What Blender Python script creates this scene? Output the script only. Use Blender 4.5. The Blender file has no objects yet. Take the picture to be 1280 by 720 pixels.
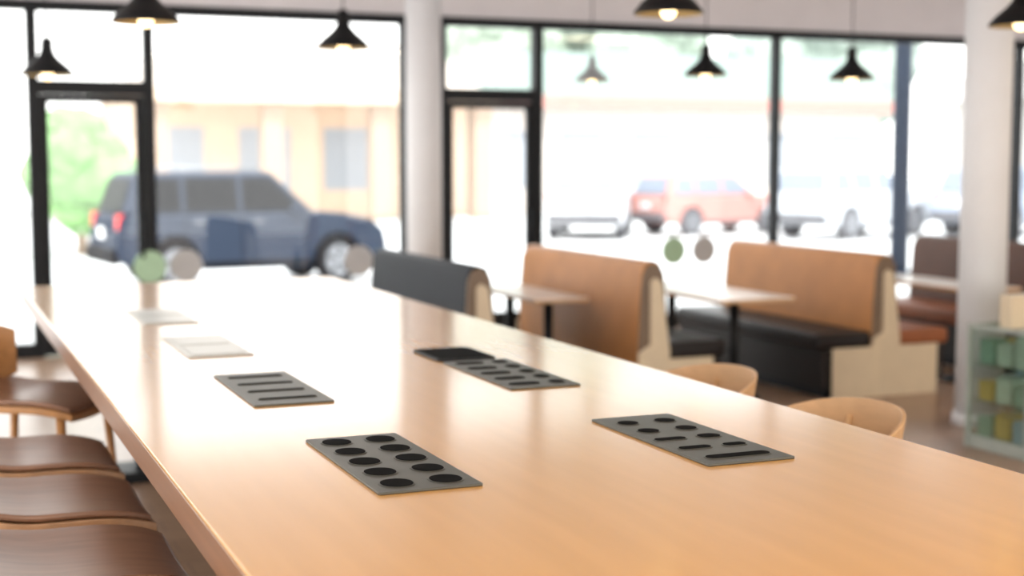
import bpy, bmesh, math, random
from mathutils import Vector, Matrix
random.seed(7)
D=bpy.data; C=bpy.context; S=C.scene

# ---------------- materials ----------------
def mat(name,col,rough=.5,metal=0,var=0.0,scale=8,bump=0.0,stretch=(1,1,1),emit=None,spec=.5,coat=0,crough=.03):
    m=D.materials.new(name); m.use_nodes=True; nt=m.node_tree; b=nt.nodes['Principled BSDF']
    b.inputs['Base Color'].default_value=(*col,1); b.inputs['Roughness'].default_value=rough
    b.inputs['Metallic'].default_value=metal; b.inputs['Specular IOR Level'].default_value=spec
    b.inputs['Coat Weight'].default_value=coat; b.inputs['Coat Roughness'].default_value=crough
    if emit: 
        b.inputs['Emission Color'].default_value=(*emit[0],1); b.inputs['Emission Strength'].default_value=emit[1]
    tc=nt.nodes.new('ShaderNodeTexCoord'); mp=nt.nodes.new('ShaderNodeMapping'); mp.inputs['Scale'].default_value=stretch
    nz=nt.nodes.new('ShaderNodeTexNoise'); nz.inputs['Scale'].default_value=scale; nz.inputs['Detail'].default_value=5
    nt.links.new(tc.outputs['Object'],mp.inputs[0]); nt.links.new(mp.outputs[0],nz.inputs['Vector'])
    if var>0:
        r=nt.nodes.new('ShaderNodeValToRGB'); e=r.color_ramp.elements
        e[0].position=.3; e[1].position=.7
        e[0].color=(*[c*(1-var) for c in col],1); e[1].color=(*[min(1,c*(1+var)) for c in col],1)
        nt.links.new(nz.outputs['Fac'],r.inputs[0]); nt.links.new(r.outputs[0],b.inputs['Base Color'])
    if bump>0:
        bp=nt.nodes.new('ShaderNodeBump'); bp.inputs['Strength'].default_value=bump; bp.inputs['Distance'].default_value=.01
        nt.links.new(nz.outputs['Fac'],bp.inputs['Height']); nt.links.new(bp.outputs[0],b.inputs['Normal'])
    return m
def glassmat(name,col,gl=.06):
    m=D.materials.new(name); m.use_nodes=True; nt=m.node_tree; nt.nodes.clear()
    o=nt.nodes.new('ShaderNodeOutputMaterial'); mx=nt.nodes.new('ShaderNodeMixShader')
    t=nt.nodes.new('ShaderNodeBsdfTransparent'); g=nt.nodes.new('ShaderNodeBsdfGlossy')
    t.inputs[0].default_value=(*col,1); g.inputs['Roughness'].default_value=.02; mx.inputs[0].default_value=gl
    nt.links.new(t.outputs[0],mx.inputs[1]); nt.links.new(g.outputs[0],mx.inputs[2]); nt.links.new(mx.outputs[0],o.inputs[0])
    return m
M={}
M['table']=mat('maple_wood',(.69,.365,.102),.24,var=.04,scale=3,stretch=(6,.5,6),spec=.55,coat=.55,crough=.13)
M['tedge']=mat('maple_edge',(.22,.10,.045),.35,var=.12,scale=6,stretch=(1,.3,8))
M['ply']=mat('ply_wood',(.46,.265,.14),.35,var=.12,scale=5,stretch=(6,1,6))
M['plyO']=mat('amber_ply',(.45,.22,.08),.35,var=.12,scale=5,stretch=(6,1,6))
M['plyL']=mat('light_ply',(.60,.37,.19),.4,var=.08,scale=5,stretch=(6,1,6))
M['pad']=mat('brown_seat_wood',(.27,.145,.09),.32,var=.15,scale=5,stretch=(1,6,1))
M['plate']=mat('brushed_steel',(.10,.098,.08),.42,.6,var=.08,scale=20,stretch=(1,12,1))
M['plate_glare']=mat('glare_steel',(.36,.34,.30),.32,.8,var=.06,scale=20,stretch=(1,12,1))  # lighter steel: glare on the far plates put into the colour
M['hole']=mat('matte_black',(.003,.003,.003),.8,var=.1,scale=20,spec=.05)
M['frame']=mat('black_aluminium',(.008,.009,.011),.5,.1,var=.1,spec=.3)
M['white']=mat('white_paint',(.78,.78,.79),.6,var=.02,scale=4)
M['ceil']=mat('ceiling_paint',(.62,.61,.63),.8,var=.03,scale=3)
M['wall']=mat('wall_paint',(.76,.73,.74),.7,var=.03,scale=3)
M['tan']=mat('tan_vinyl',(.54,.235,.075),.45,var=.08,scale=6,bump=.03,spec=.3)
M['grey']=mat('charcoal_vinyl',(.010,.011,.017),.55,var=.08,scale=6,spec=.12)
M['brownv']=mat('brown_vinyl',(.10,.042,.024),.5,var=.08,scale=6,spec=.3)
M['rust']=mat('rust_vinyl',(.30,.10,.04),.5,var=.08,scale=6,spec=.3)
M['dark']=mat('dark_vinyl',(.014,.010,.010),.45,var=.1,scale=6,spec=.3)
M['beige']=mat('beige_edge',(.18,.12,.075),.45,var=.08,scale=8)
M['cream']=mat('cream_laminate',(.68,.56,.39),.4,var=.04,scale=8)
M['glare_top']=mat('glare_laminate',(.88,.82,.75),.2,var=.03,scale=8)  # glare on the cafe tabletops put into the colour
M['black']=mat('black_enamel',(.006,.006,.007),.45,var=.1,spec=.25)
M['reflgrey']=mat('reflection_grey',(.35,.36,.37),.5,var=.05)  # grey of the lamp reflection in the glass, put into the colour
M['cone_in']=mat('shade_inner_enamel',(.5,.40,.2),.5,var=.03)
M['bulb']=mat('bulb_glass',(1,.8,.5),.3,emit=((1,.72,.36),5))
M['glass']=glassmat('clear_glass',(.98,.99,.99),.03)
M['gglass']=glassmat('green_glass',(.88,.95,.91),.16)
M['decal']=mat('frosted_decal',(.5,.5,.5),.7,var=.05)
M['decalg']=mat('green_decal',(.42,.62,.42),.7,var=.05)
M['street']=mat('washed_asphalt',(.62,.62,.62),.8,var=.06,scale=2)  # overexposed brightness of the street put into the asphalt colour
M['walk']=mat('concrete_walk',(.75,.74,.72),.8,var=.05,scale=2)

def floormat():
    m=D.materials.new('floor_tiles'); m.use_nodes=True; nt=m.node_tree; b=nt.nodes['Principled BSDF']
    tc=nt.nodes.new('ShaderNodeTexCoord'); br=nt.nodes.new('ShaderNodeTexBrick')
    br.inputs['Scale'].default_value=1.6; br.inputs['Color1'].default_value=(.30,.19,.12,1); br.inputs['Color2'].default_value=(.36,.23,.15,1)
    br.inputs['Mortar'].default_value=(.2,.13,.09,1); br.inputs['Mortar Size'].default_value=.006; br.inputs['Brick Width'].default_value=1.2; br.inputs['Row Height'].default_value=.3
    nt.links.new(tc.outputs['Object'],br.inputs[0]); nt.links.new(br.outputs[0],b.inputs['Base Color']); b.inputs['Roughness'].default_value=.3
    return m
M['floor']=floormat()

# ---------------- mesh helpers ----------------
def link(o,parent=None,loc=(0,0,0),rot=(0,0,0)):
    C.collection.objects.link(o); o.parent=parent; o.location=loc; o.rotation_euler=rot; return o
def empty(name,loc=(0,0,0),rz=0):
    e=D.objects.new(name,None); e.empty_display_size=.1; return link(e,None,loc,(0,0,rz))
def fin(bm,name,m,parent,loc,rot=(0,0,0),smooth=False,bevel=0,seg=2):
    bmesh.ops.recalc_face_normals(bm,faces=bm.faces)
    me=D.meshes.new(name); bm.to_mesh(me); bm.free()
    for mm in (m if isinstance(m,(list,tuple)) else [m]): me.materials.append(mm)
    o=D.objects.new(name,me); link(o,parent,loc,rot)
    if smooth:
        for p in me.polygons: p.use_smooth=True
    if bevel>0:
        b=o.modifiers.new('bevel','BEVEL'); b.width=bevel; b.segments=seg; b.limit_method='ANGLE'; b.angle_limit=.6
        for p in me.polygons: p.use_smooth=True
        try:
            w=o.modifiers.new('wn','WEIGHTED_NORMAL'); w.keep_sharp=True
        except Exception: pass
    return o
def box(name,size,loc,m,parent=None,bevel=0,rot=(0,0,0),seg=2):
    bm=bmesh.new(); bmesh.ops.create_cube(bm,size=1); bmesh.ops.scale(bm,vec=size,verts=bm.verts)
    return fin(bm,name,m,parent,loc,rot,bevel=bevel,seg=seg)
def bb(name,x0,x1,y0,y1,z0,z1,m,parent=None,bevel=0):
    return box(name,(x1-x0,y1-y0,z1-z0),((x0+x1)/2,(y0+y1)/2,(z0+z1)/2),m,parent,bevel)
def cyl(name,r1,r2,h,loc,m,parent=None,rot=(0,0,0),n=32,bevel=0):
    bm=bmesh.new(); bmesh.ops.create_cone(bm,cap_ends=True,segments=n,radius1=r1,radius2=r2,depth=h)
    o=fin(bm,name,m,parent,loc,rot,bevel=bevel)
    for p in o.data.polygons: p.use_smooth=len(p.vertices)==4
    return o
def tube(name,a,b,r1,r2,m,parent=None,n=12):
    a=Vector(a); b=Vector(b); d=b-a
    o=cyl(name,r1,r2,d.length,(a+b)/2,m,parent,n=n); o.rotation_euler=d.to_track_quat('Z','Y').to_euler(); return o
def prism(name,pts,axis,a,b,m,parent=None,loc=(0,0,0),bevel=0,rot=(0,0,0)):
    bm=bmesh.new()
    f=(lambda p,t:(p[0],t,p[1])) if axis=='y' else (lambda p,t:(p[0],p[1],t))
    v0=[bm.verts.new(f(p,a)) for p in pts]; v1=[bm.verts.new(f(p,b)) for p in pts]
    bm.faces.new(v0); bm.faces.new(v1[::-1]); n=len(pts)
    for i in range(n): bm.faces.new((v0[i],v1[i],v1[(i+1)%n],v0[(i+1)%n]))
    return fin(bm,name,m,parent,loc,rot,bevel=bevel)
def lathe(name,prof,m,parent=None,loc=(0,0,0),n=40,solid=0):
    bm=bmesh.new(); rings=[[bm.verts.new((r*math.cos(2*math.pi*i/n),r*math.sin(2*math.pi*i/n),z)) for i in range(n)] for r,z in prof]
    for a,b in zip(rings,rings[1:]):
        for i in range(n): bm.faces.new((a[i],a[(i+1)%n],b[(i+1)%n],b[i]))
    o=fin(bm,name,m,parent,loc,smooth=True)
    if solid:
        s=o.modifiers.new('s','SOLIDIFY'); s.thickness=solid
    return o
def rrect(w,d,r,n=6,ox=0,oy=0):
    out=[]
    for cx,cy,a0 in ((w/2-r,d/2-r,0),(-w/2+r,d/2-r,90),(-w/2+r,-d/2+r,180),(w/2-r,-d/2+r,270)):
        for i in range(n+1):
            a=math.radians(a0+90*i/n); out.append((ox+cx+r*math.cos(a),oy+cy+r*math.sin(a)))
    return out

# ---------------- room shell ----------------
W=13.0; ZC=3.6; XL=-2.6; XR=13.6; YB=-7.0
bb('floor',XL-.2,XR+.2,YB,W+.1,-.1,0,M['floor'])
bb('ceiling',XL-.3,XR+.3,YB,W+.5,ZC,ZC+.2,M['ceil'])
bb('wall_north',XL,XR,W-.08,W+.12,3.06,ZC,M['wall'])
bb('trim_1',XL,XR,W-.11,W-.08,3.05,3.08,M['frame'])
bb('wall_east',XR,XR+.2,YB,W+.12,0,ZC,M['wall'])
bb('baseboard_east',XR-.02,XR,YB,W,0,.1,M['frame'])
ww=empty('wall_west')
bb('header',XL-.2,XL,YB,W+.12,3.06,ZC,M['wall'],ww); bb('sill',XL-.2,XL,YB,W+.12,0,.3,M['wall'],ww)
for i in range(6):
    y=YB+.2+i*(W-YB-.3)/5; bb('pier_%d'%i,XL-.2,XL,y-.2,y+.2,.3,3.06,M['wall'],ww)

def window(n,x0,x1,mw=.07):
    e=empty('window_%d'%n,((x0+x1)/2,W,0)); h=(x1-x0)/2
    bb('sill_rail',-h,h,-.05,.05,0,.12,M['frame'],e); bb('head_rail',-h,h,-.05,.05,3.0,3.06,M['frame'],e)
    bb('mullion_l',-h,-h+mw/2,-.06,.06,.12,3.0,M['frame'],e); bb('mullion_r',h-mw/2,h,-.06,.06,.12,3.0,M['frame'],e)
    bb('glass',-h+mw/2,h-mw/2,-.004,.004,.12,3.0,M['glass'],e); return e
window(1,XL,.90); window(2,1.90,4.27); window(3,4.27,4.63); window(4,5.66,8.41); window(5,8.41,11.68); window(6,11.68,XR)
def door(n,x0,x1):
    e=empty('door_%d'%n,((x0+x1)/2,W,0)); h=(x1-x0)/2; f=M['frame']
    bb('jamb_l',-h,-h+.055,-.06,.06,0,3.06,f,e); bb('jamb_r',h-.055,h,-.06,.06,0,3.06,f,e)
    bb('header',-h+.055,h-.055,-.06,.06,2.29,2.41,f,e); bb('head_rail',-h+.055,h-.055,-.05,.05,3.0,3.06,f,e)
    bb('transom_glass',-h+.055,h-.055,-.004,.004,2.41,3.0,M['glass'],e)
    a=h-.06
    bb('stile_l',-a,-a+.07,-.025,.025,.01,2.285,f,e); bb('stile_r',a-.07,a,-.025,.025,.01,2.285,f,e)
    bb('top_rail',-a+.07,a-.07,-.025,.025,2.22,2.285,f,e); bb('bottom_rail',-a+.07,a-.07,-.025,.025,.01,.22,f,e)
    bb('door_glass',-a+.07,a-.07,-.004,.004,.22,2.22,M['glass'],e)
    tube('pull_handle',(a-.035,-.07,.85),(a-.035,-.07,1.25),.014,.014,f,e)
    for z in (.88,1.22): tube('handle_bracket',(a-.035,-.07,z),(a-.035,-.02,z),.011,.011,f,e)
door(1,.90,1.90); door(2,4.63,5.66)
for x,z,m in ((1.86,.77,'decalg'),(2.19,.77,'decal'),(3.81,.77,'decal'),(7.20,.78,'decalg'),(7.56,.78,'decal')):
    cyl('window_decal',.145,.145,.004,(x,W-.066 if x<1.9 else W-.008,z),M[m],rot=(math.pi/2,0,0),n=40)

def column(x,y,r=.15):
    e=empty('column',(x,y,0)); cyl('shaft',r,r,ZC,(0,0,ZC/2),M['white'],e,n=48)
    cyl('base_ring',r+.02,r+.015,.08,(0,0,.04),M['white'],e,n=48); cyl('cap_ring',r+.015,r+.02,.06,(0,0,ZC-.03),M['white'],e,n=48)
column(3.965,11.53); column(6.34,7.33)

# ---------------- communal table ----------------
TH=1.02; TX0,TX1,TY0,TY1=.49,2.26,1.0,8.32
t=empty('communal_table',((TX0+TX1)/2,(TY0+TY1)/2,0)); hx=(TX1-TX0)/2; hy=(TY1-TY0)/2
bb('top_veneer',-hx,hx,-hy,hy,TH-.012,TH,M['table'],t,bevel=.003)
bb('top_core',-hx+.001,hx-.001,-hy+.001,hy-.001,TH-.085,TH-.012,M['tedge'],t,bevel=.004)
for i,y in enumerate((-hy+.5,0,hy-.5)):
    bb('pedestal_%d'%i,-.35,.35,y-.05,y+.05,.06,TH-.085,M['frame'],t,bevel=.005)
    bb('foot_%d'%i,-.55,.55,y-.16,y+.16,0,.06,M['frame'],t,bevel=.01)
bb('spine_beam',-.06,.06,-hy+.5,hy-.5,TH-.2,TH-.085,M['frame'],t)

def oval(e,x,y,w,d,z):
    r=min(w,d)/2-.0005
    prism('rim',rrect(w+.008,d+.008,r+.004,8),'z',z,z+.0015,M['plate'],e,loc=(x,y,0))
    prism('socket',rrect(w,d,r,8),'z',z+.0015,z+.0025,M['hole'],e,loc=(x,y,0))  # flat black disc paints in the dark inside of a hole
def plate(x,y,kind):
    e=empty('table_outlet_plate',(x,y,TH)); z=.006
    prism('cover',rrect(.235,.62,.006),'z',0,z,M['plate_glare' if kind=='blank' else 'plate'],e,bevel=.0015)
    if kind=='round':
        for i in range(5):
            for s in (-1,1): oval(e,s*.056,-.24+i*.12,.07,.078,z)
    if kind=='mixed':
        for i in range(5):
            y0=-.245+i*.115
            if i<1: oval(e,0,y0,.17,.035,z)
            elif i<2: oval(e,-.05,y0,.085,.03,z); oval(e,.06,y0,.06,.03,z)
            elif i<3: oval(e,-.055,y0,.085,.03,z); oval(e,.055,y0,.06,.045,z)
            else: oval(e,-.055,y0,.055,.055,z); oval(e,.055,y0,.055,.055,z)
    if kind=='bars':
        for i in range(4): oval(e,0,-.22+i*.147,.17,.022,z)
    if kind=='slots':
        for i in range(5): oval(e,-.045,-.24+i*.12,.10,.045,z); oval(e,.065,-.24+i*.12,.045,.06,z)
    if kind=='blank':
        for i in range(2): prism('flap',rrect(.19,.26,.01),'z',z,z+.002,M['plate_glare'],e,loc=(0,-.145+i*.29,0))
plate(.98,3.12,'round'); plate(1.76,3.10,'mixed'); plate(.97,4.28,'bars'); plate(1.76,4.28,'slots')
plate(.97,5.36,'blank'); plate(.97,6.45,'blank')
tr=empty('tablet_computer',(1.75,4.775,TH))
prism('case',rrect(.22,.31,.03),'z',0,.008,M['black'],tr,bevel=.002); prism('screen',rrect(.20,.29,.02),'z',.008,.009,M['hole'],tr)

# ---------------- stools ----------------
def stool(x,y,rz,wood='ply',seat=.70,top=.955,hx=.23,hy=.23,ang=58,bh=.17):
    e=empty('bar_stool',(x,y,0),rz); w=M[wood]
    nx,ny=14,10; th=.028
    def P(i,j,o):
        u=i/nx*2-1; v=j/ny*2-1
        k=1-.12*abs(u)**3
        z=seat-.035*max(0,u)**3+.05*max(0,-u-.3)**1.5+.012*v*v-o
        return (u*hx,v*hy*k,z)
    def slab(nm,f,a,b,m,bev):
        bm=bmesh.new()
        T=[[bm.verts.new(f(i,j,a)) for j in range(ny+1)] for i in range(nx+1)]
        Bt=[[bm.verts.new(f(i,j,b)) for j in range(ny+1)] for i in range(nx+1)]
        for i in range(nx):
            for j in range(ny):
                bm.faces.new((T[i][j],T[i+1][j],T[i+1][j+1],T[i][j+1])); bm.faces.new((Bt[i][j],Bt[i][j+1],Bt[i+1][j+1],Bt[i+1][j]))
        for i in range(nx):
            for j in (0,ny): bm.faces.new((T[i][j],T[i+1][j],Bt[i+1][j],Bt[i][j]))
        for j in range(ny):
            for i in (0,nx): bm.faces.new((T[i][j],T[i][j+1],Bt[i][j+1],Bt[i][j]))
        fin(bm,nm,m,e,(0,0,0),bevel=bev)
    slab('seat_shell',P,0,th,w,.004)
    def Q(i,j,o):
        a=P(i,j,0); return (a[0]*.95,a[1]*.95,a[2]+.002+o)
    slab('seat_pad',Q,.02,0,M['pad'],.008)
    bm=bmesh.new(); n=24; R=.30; cx=-hx-.03+R; rows=[]
    for k in range(n+1):
        u=k/n*2-1; a=math.radians(ang)*u; zt=top-.05*abs(u)**2.5; zb=top-bh+.05*abs(u)**2.5
        ring=[]
        for (rr,zz,lean) in ((R,zb,0),(R,zt,.02),(R+.014,zt,.02),(R+.014,zb,0)):
            ring.append(bm.verts.new((cx-(rr+lean)*math.cos(a),(rr+lean)*math.sin(a)*.93,zz)))
        rows.append(ring)
    for a,b in zip(rows,rows[1:]):
        for q in range(4): bm.faces.new((a[q],a[(q+1)%4],b[(q+1)%4],b[q]))
    bm.faces.new(rows[0]); bm.faces.new(rows[-1][::-1])
    fin(bm,'backrest',w,e,(0,0,0),bevel=.004)
    for s in (-1,1):
        tube('back_post_%d'%s,(-hx+.04,s*.11,seat-.02),(-hx-.012,s*.12,top-.06),.013,.011,w,e)
        for q in (-1,1):
            tube('leg_%d_%d'%(s,q),(q*(hx-.06),s*(hy-.06),seat-.025),(q*(hx-.01),s*(hy-.01),0),.019,.013,w,e)
        tube('rung_side_%d'%s,(-hx+.03,s*(hy-.03),.28),(hx-.03,s*(hy-.03),.28),.009,.009,M['frame'],e)
    for q in (-1,1): tube('rung_cross_%d'%q,(q*(hx-.03),-hy+.03,.28),(q*(hx-.03),hy-.03,.28),.009,.009,M['frame'],e)
    return e
stool(2.52,4.52,math.pi,'plyL',hy=.26,ang=66); stool(2.52,3.68,math.pi,'plyL',hy=.26,ang=66)
for y in (3.02,3.68,4.36,5.06): stool(.34,y,0,hx=.255,hy=.28,ang=40)
stool(.40,6.0,math.radians(-30),'plyO',top=1.06,hx=.26,hy=.27,seat=.76,bh=.28,ang=50)

# ---------------- booths ----------------
BY=9.53; BL=2.1
def booth(x,face,left=None,right=None,face_r=None):
    e=empty('booth_bench',(x,BY,0)); h=BL/2
    def half(s,m,nm):
        pts=[(0.0,.12),(s*.10,.12),(s*.115,.45),(s*.105,.7),(s*.085,.96),(s*.055,1.025),(0.0,1.045)]
        prism(nm,pts,'y',-h+.02,h-.02,m,e,bevel=.008)
    half(-1,M[face],'back_upholstery_l'); half(1,M[face_r or face],'back_upholstery_r')
    for s in (-1,1):
        y0=s*h
        pts=[(-.095,.0),(-.11,.45),(-.10,.7),(-.08,.95),(-.05,1.01),(0,1.03),(.05,1.01),(.08,.95),(.10,.7),(.11,.45),(.095,0)]
        prism('end_cap_%d'%s,pts,'y',min(y0-s*.02,y0),max(y0-s*.02,y0),M['beige'],e,bevel=.004)
        pts=[(-.115,0),(-.12,.42),(-.03,.47),(-.03,.9),(.0,.93),(.05,.9),(.12,.42),(.115,0)]
        prism('end_panel_%d'%s,pts,'y',min(y0,y0+s*.02),max(y0,y0+s*.02),M['cream'],e,bevel=.003)
    for s,m in ((-1,left),(1,right)):
        if not m: continue
        a,b=sorted((s*.11,s*.58)); c,d=sorted((s*.11,s*.54))
        bb('seat_base_%d'%s,c,d,-h+.01,h-.01,.08,.36,M['dark'],e,bevel=.005)
        bb('toe_kick_%d'%s,*sorted((s*.11,s*.48)),-h+.05,h-.05,0,.08,M['frame'],e)
        bb('cushion_%d'%s,a,b,-h+.005,h-.005,.36,.48,M[m],e,bevel=.03)
        for q in (-1,1):
            y0=q*h; bb('base_panel_%d_%d'%(s,q),*sorted((s*.11,s*.46)),min(y0,y0+q*.02),max(y0,y0+q*.02),0,.37,M['cream'],e,bevel=.003)
    return e
booth(3.29,'grey',right='dark'); booth(4.55,'tan',right='dark'); booth(6.46,'tan','dark','rust'); booth(8.42,'brownv','rust',None)
def cafe_table(x,y,w,l):
    e=empty('cafe_table',(x,y,0))
    bb('edge_band',-w/2,w/2,-l/2,l/2,.72,.745,M['plyL'],e,bevel=.004)
    bb('top',-w/2+.004,w/2-.004,-l/2+.004,l/2-.004,.745,.75,M['glare_top'],e)
    for i,q in enumerate((-l*.3,l*.3)):
        cyl('post_%d'%i,.035,.035,.69,(0,q,.375),M['frame'],e); cyl('foot_%d'%i,.2,.17,.03,(0,q,.015),M['frame'],e)
        bb('plate_%d'%i,-.12,.12,q-.12,q+.12,.705,.72,M['frame'],e)
cafe_table(5.40,9.3,.62,1.55); cafe_table(4.13,9.65,.42,1.2); cafe_table(7.5,9.3,.5,1.55)

# ---------------- display case ----------------
def display_case(x,y):
    e=empty('display_case',(x,y,0)); w,d,h=.9,.50,.745
    g=mat('sage_frame',(.36,.40,.36),.4,var=.1)
    bb('base',-w/2,w/2,-d/2,d/2,0,.08,g,e,bevel=.005); bb('top_frame',-w/2,w/2,-d/2,d/2,h-.025,h-.005,M['gglass'],e); 
    for s in (-1,1): bb('top_rail',-w/2,w/2,s*d/2-.012,s*d/2+.012,h-.025,h,g,e,bevel=.003)
    for s in (-1,1): bb('end_rail',s*w/2-.012,s*w/2+.012,-d/2+.012,d/2-.012,h-.025,h,g,e,bevel=.003)
    for a in (-1,1):
        for b in (-1,1): bb('post',a*(w/2)-.012,a*(w/2)+.012,b*(d/2)-.012,b*(d/2)+.012,.0,h,g,e)
    for z in (.28,.50): bb('shelf',-w/2+.02,w/2-.02,-d/2+.02,d/2-.02,z,z+.012,M['gglass'],e)
    bb('side_glass_l',-w/2-.002,-w/2+.004,-d/2+.012,d/2-.012,.08,h-.025,M['gglass'],e); bb('front_glass',-w/2+.012,w/2-.012,-d/2-.003,-d/2+.003,.08,h-.025,M['gglass'],e)
    cols=[(.62,.42,.12),(.30,.42,.52),(.55,.60,.52),(.74,.68,.54),(.30,.42,.34)]
    ms=[mat('packet_%d'%i,c,.5,var=.12,scale=12) for i,c in enumerate(cols)]
    for z in (.08,.292,.512):
        for i in range(6):
            for j in range(3):
                hh=random.uniform(.11,.175); bb('packet',-.42+i*.138,-.42+i*.138+.115,-.22+j*.15,-.22+j*.15+.12,z,z+hh,ms[random.randrange(5)],e,bevel=.006)
    bb('menu_card',-w/2+.04,w/2-.1,-.05,.05,h-.005,h+.19,M['cream'],e,bevel=.006)
display_case(6.235,6.53)

# ---------------- pendants ----------------
def pendant(x,y,z=2.42,s=1.0,body='black'):
    e=empty('pendant_lamp',(x,y,z))
    lathe('shade',[(.165*s,0),(.163*s,.014*s),(.128*s,.055*s),(.08*s,.095*s),(.048*s,.13*s),(.038*s,.165*s),(.036*s,.215*s),(.022*s,.235*s),(.004*s,.24*s)],M[body],e,solid=.003)
    lathe('shade_lining',[(.160*s,.0),(.122*s,.05*s),(.074*s,.09*s),(.04*s,.12*s)],M['cone_in'],e)
    bm=bmesh.new(); bmesh.ops.create_uvsphere(bm,u_segments=20,v_segments=14,radius=.038*s); fin(bm,'bulb',M['bulb'],e,(0,0,.014),smooth=True)
    cyl('socket',.02,.02,.09,(0,0,.085),M['frame'],e)
    tube('cord',(0,0,.23*s),(0,0,ZC-z-.02),.005,.005,M['black'],e); cyl('canopy',.055,.05,.025,(0,0,ZC-z-.0125),M[body],e)
for a in ((.97,12.13,2.40,1.3),(1.09,7.53,2.42,1.05),(3.35,6.12,2.42,1.02),(5.92,10.18,2.40,1.08),(7.36,10.2,2.40,1.18),(5.36,5.96,2.42,1.0)): pendant(*a)
pendant(2.88,10.17,2.53,1.2)
pendant(5.58,11.6,2.42,.95,'reflgrey')  # modelled lamp standing in for a faint reflection in the window glass

# ---------------- added fill lights ----------------
def fill_light(x,y,e=90):  # unseen fixtures with warm area lamps, added to fill the interior
    p=empty('added_fill_light',(x,y,ZC)); bb('fill_housing',-.65,.65,-.35,.35,-.06,0,M['white'],p,bevel=.005)
    l=D.lights.new('fill_panel','AREA'); l.shape='RECTANGLE'; l.size=1.2; l.size_y=.6; l.energy=e; l.color=(1,.84,.60)
    link(D.objects.new('fill_panel',l),p,(0,0,-.07))
fill_light(.5,-1.0,95); fill_light(4.2,.6,85); fill_light(7.6,2.6,70); fill_light(9.5,6.5,50)

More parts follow.
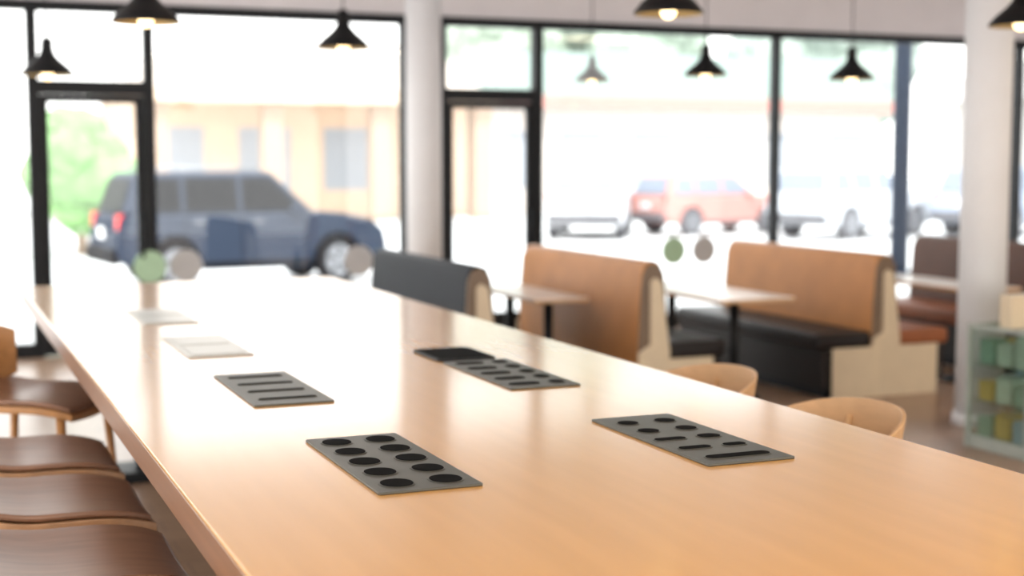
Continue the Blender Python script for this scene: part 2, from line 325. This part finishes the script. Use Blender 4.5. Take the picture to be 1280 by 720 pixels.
# ---------------- exterior ----------------
bb('sidewalk',-40,60,W+.12,W+3.4,-.25,-.03,M['walk']); bb('street',-60,90,W+3.4,110,-.3,-.16,M['street'])
def car(x,y,rz,col,s=(1,1,1),washed=False):  # distant cars: overexposed wash put into glass, tyre and tail lamp colours
    e=empty('car',(x,y,-.15),rz); e.scale=s
    pm=mat('car_paint',col,.6,.0,var=.03,spec=.08)
    gm=mat('car_glass',(.22,.25,.30) if washed else (.003,.004,.006),.4,var=.05,spec=.03)
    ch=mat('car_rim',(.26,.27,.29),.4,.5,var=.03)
    ty=mat('tyre',(.13,.13,.14) if washed else (.008,.008,.010),.7,var=.1,spec=.1)
    def arch(cx,r=.43):
        return [(cx+r*math.cos(a),.34+r*math.sin(a)*1.02) for a in [math.radians(-5+190*i/14) for i in range(15)]]
    pts=[(-2.30,.42),(-2.36,.62),(-2.33,.85),(-2.27,1.08),(1.0,1.10),(1.55,1.07),(2.05,.97),(2.27,.82),(2.33,.6),(2.3,.35),(2.0,.3)]
    pts+=arch(1.42)+[(.9,.28),(-.9,.28)]+arch(-1.4)+[(-2.1,.36)]
    prism('body',pts,'y',-.92,.92,pm,e,bevel=.06)
    bm=bmesh.new()
    bot=[(-2.24,-.86,1.06),(1.02,-.86,1.08),(1.02,.86,1.08),(-2.24,.86,1.06)]; top=[(-1.98,-.70,1.68),(.30,-.70,1.70),(.30,.70,1.70),(-1.98,.70,1.68)]
    b=[bm.verts.new(v) for v in bot]; tt=[bm.verts.new(v) for v in top]; bm.faces.new(b); bm.faces.new(tt)
    for i in range(4): bm.faces.new((b[i],b[(i+1)%4],tt[(i+1)%4],tt[i]))
    fin(bm,'cabin',pm,e,(0,0,0),bevel=.07,seg=3)
    def sy(z): return .86-.16*(z-1.07)/.62
    for sd in (-1,1):
        for nm,q in (('glass_rear',[(-1.98,1.14),(-1.28,1.14),(-1.28,1.60),(-1.84,1.60)]),('glass_mid',[(-1.2,1.14),(-.32,1.14),(-.32,1.61),(-1.2,1.61)]),('glass_front',[(-.24,1.14),(.80,1.14),(.27,1.61),(-.24,1.61)])):
            bm=bmesh.new(); vs=[bm.verts.new((a,sd*(sy(z)+.012),z)) for a,z in q]; f=bm.faces.new(vs)
            fin(bm,nm,gm,e,(0,0,0))
        for cx in (1.42,-1.4):
            cyl('tyre',.37,.37,.24,(cx,sd*.80,.37),ty,e,rot=(math.pi/2,0,0),bevel=.03)
            cyl('rim',.24,.22,.03,(cx,sd*.93,.37),ch,e,rot=(sd*math.pi/2,0,0))
            for k in range(5):
                box('spoke_gap',(.05,.012,.13),(cx+.14*math.sin(k*1.2566),sd*.945,.37+.14*math.cos(k*1.2566)),ty,e,rot=(0,k*1.2566,0))
        box('mirror',(.14,.16,.13),(.62,sd*.97,1.15),pm,e,bevel=.03)
        box('tail_lamp',(.10,.16,.34),(-2.27,sd*.80,.93),mat('tail_red',(.6,.12,.1) if washed else (.7,.04,.03),.3,var=.05),e,bevel=.02)
        box('head_lamp',(.22,.22,.14),(2.18,sd*.76,.80),mat('lamp_clear',(.8,.82,.85),.15,var=.03),e,bevel=.03)
        for xx in (-1.24,-.28,.85): box('door_seam',(.012,.01,.62),(xx,sd*.922,.76),ty,e)
        for xx in (-1.0,0.0): box('door_handle',(.18,.03,.03),(xx,sd*.93,.98),ch,e,bevel=.008)
        tube('roof_rail',(-1.8,sd*.60,1.74),(.1,sd*.60,1.76),.018,.018,ch,e)
        box('side_sill',(1.9,.03,.08),(0,sd*.925,.36),ty,e,bevel=.01)
    bm=bmesh.new(); f=bm.faces.new([bm.verts.new(v) for v in ((-2.235,-.72,1.14),(-2.235,.72,1.14),(-2.06,.62,1.60),(-2.06,-.62,1.60))]); fin(bm,'rear_window',gm,e,(0,0,0))
    bm=bmesh.new(); f=bm.faces.new([bm.verts.new(v) for v in ((.975,-.76,1.14),(.975,.76,1.14),(.40,.64,1.62),(.40,-.64,1.62))]); fin(bm,'windscreen',gm,e,(0,0,0))
    box('rear_bumper',(.16,1.7,.22),(-2.36,0,.50),ty,e,bevel=.04); box('licence_plate',(.02,.4,.16),(-2.37,0,.82),M['white'],e)
    box('grille',(.05,1.0,.2),(2.33,0,.62),ty,e,bevel=.02)
    return e
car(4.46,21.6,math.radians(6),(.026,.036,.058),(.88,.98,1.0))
car(15.4,32,math.radians(60),(.62,.63,.65),washed=True); car(18.8,32,math.radians(10),(.50,.26,.23),(.9,.9,.9),washed=True); car(21.2,29.2,math.radians(20),(.55,.58,.62),washed=True); car(25.5,28.5,math.radians(20),(.32,.36,.44),washed=True)

po=empty('street_pole',(12.85,16.6,-.15)); pm=mat('pole_paint',(.02,.03,.05),.6,var=.1,spec=.2)
cyl('shaft',.13,.12,8,(0,0,4),pm,po); cyl('base',.2,.2,.3,(0,0,.15),pm,po); tube('arm',(0,0,7.2),(1.6,0,7.8),.05,.04,pm,po); box('lantern',(.6,.22,.12),(1.8,0,7.8),pm,po,bevel=.03)

def tree(name,x,y,zc,r,trunk,col,n=16,sq=1.0):
    e=empty(name,(x,y,-.15)); lm=mat('foliage',col,.8,var=.35,scale=3,bump=.5); bk=mat('bark',(.25,.18,.13),.9,var=.2)
    tube('trunk',(0,0,0),(0,0,zc),trunk,trunk*.6,bk,e)
    bm=bmesh.new()
    for i in range(n):
        p=Vector((random.gauss(0,1),random.gauss(0,1),random.gauss(0,1))).normalized()*r*.62*random.random()**.4; p.z*=sq
        g=bmesh.ops.create_icosphere(bm,subdivisions=3,radius=r*random.uniform(.3,.48),matrix=Matrix.Translation(p))
        for v in g['verts']: v.co+= Vector((random.uniform(-1,1),random.uniform(-1,1),random.uniform(-1,1)))*r*.035
    fin(bm,'crown',lm,e,(0,0,zc+.1))
    for i in range(4): tube('branch_%d'%i,(0,0,zc*.5),(r*.4*math.cos(i*1.6),r*.4*math.sin(i*1.6),zc+.1),trunk*.4,trunk*.2,bk,e)
tree('tree',2.9,29.2,1.7,1.35,.12,(.17,.32,.12))
tree('tree',-.2,31,1.8,1.5,.12,(.26,.40,.2))
tree('tree',30,60,7,5,.3,(.30,.36,.30)); tree('tree',24,62,7,4.5,.3,(.32,.38,.31)); tree('tree',40,58,7,5,.3,(.32,.38,.34))

def building(x,y,w,d,h,wall,roof,accent,nwin=5,pillars=False):
    e=empty('building',(x,y,-.15)); wm=mat('facade',wall,.8,var=.04,scale=2); rm=mat('roofing',roof,.7,var=.08); am=mat('accent',accent,.6,var=.05)
    bb('walls',-w/2,w/2,0,d,0,h,wm,e)
    prism('roof',[(-w/2-.6,h),(w/2+.6,h),(w/2-1.5,h+1.6),(-w/2+1.5,h+1.6)],'y',-.6,d+.6,rm,e)
    bb('fascia',-w/2-.6,w/2+.6,-.75,-.6,h-.35,h+.1,am,e)
    sg=mat('shop_glass',(.34,.37,.41),.4,var=.1,spec=.2)
    for i in range(nwin):
        cx=-w/2+(i+.5)*w/nwin; bb('shop_window_%d'%i,cx-w/nwin*.30,cx+w/nwin*.30,-.03,.02,.9,h-1.1,sg,e)
    if pillars:
        for i in range(4):
            cx=-w/2+.4+i*(w-.8)/3; bb('pillar_%d'%i,cx-.3,cx+.3,-2.6,-2.1,0,h-.4,am,e)
        bb('canopy',-w/2,w/2,-3,0,h-.4,h,wm,e)
building(11.5,45,11,8,4.0,(.66,.50,.37),(.72,.68,.64),(.36,.26,.19),4,True)
building(26,46,17,9,4.0,(.66,.61,.57),(.27,.35,.32),(.42,.22,.19),6)
building(46,38,14,9,4.2,(.62,.6,.58),(.42,.40,.39),(.42,.28,.24),5)
building(-4,48,11,8,5,(.75,.75,.73),(.7,.7,.7),(.5,.5,.5),4)

# ---------------- light ----------------
w=D.worlds.new('sky'); S.world=w; w.use_nodes=True; bg=w.node_tree.nodes['Background']
tc=w.node_tree.nodes.new('ShaderNodeTexCoord'); sp=w.node_tree.nodes.new('ShaderNodeSeparateXYZ'); cr=w.node_tree.nodes.new('ShaderNodeValToRGB')
cr.color_ramp.elements[0].color=(1,.98,.95,1); cr.color_ramp.elements[1].color=(.90,.95,1,1)
w.node_tree.links.new(tc.outputs['Generated'],sp.inputs[0]); w.node_tree.links.new(sp.outputs['Z'],cr.inputs[0]); w.node_tree.links.new(cr.outputs[0],bg.inputs[0])
bg.inputs[1].default_value=3.9
sl=D.lights.new('sun','SUN'); sl.energy=5; sl.angle=.03; sl.color=(1,.97,.92)
so=link(D.objects.new('sun',sl),None,(0,-20,40)); so.rotation_euler=Vector((.35,.75,-1.15)).to_track_quat('-Z','Y').to_euler()

# ---------------- camera ----------------
cd=D.cameras.new('camera'); cam=D.objects.new('camera',cd); C.collection.objects.link(cam)
cd.lens=50; cd.sensor_width=36; cam.location=(0,0,1.72)
p=math.radians(5.14); yw=math.radians(22.5)
d=Vector((math.sin(yw)*math.cos(p),math.cos(yw)*math.cos(p),-math.sin(p)))
cam.rotation_euler=d.to_track_quat('-Z','Y').to_euler()
cd.dof.use_dof=True; cd.dof.focus_distance=3.3; cd.dof.aperture_fstop=1.8
S.camera=cam
S.view_settings.view_transform='Standard'; S.view_settings.look='None'; S.view_settings.exposure=0.03
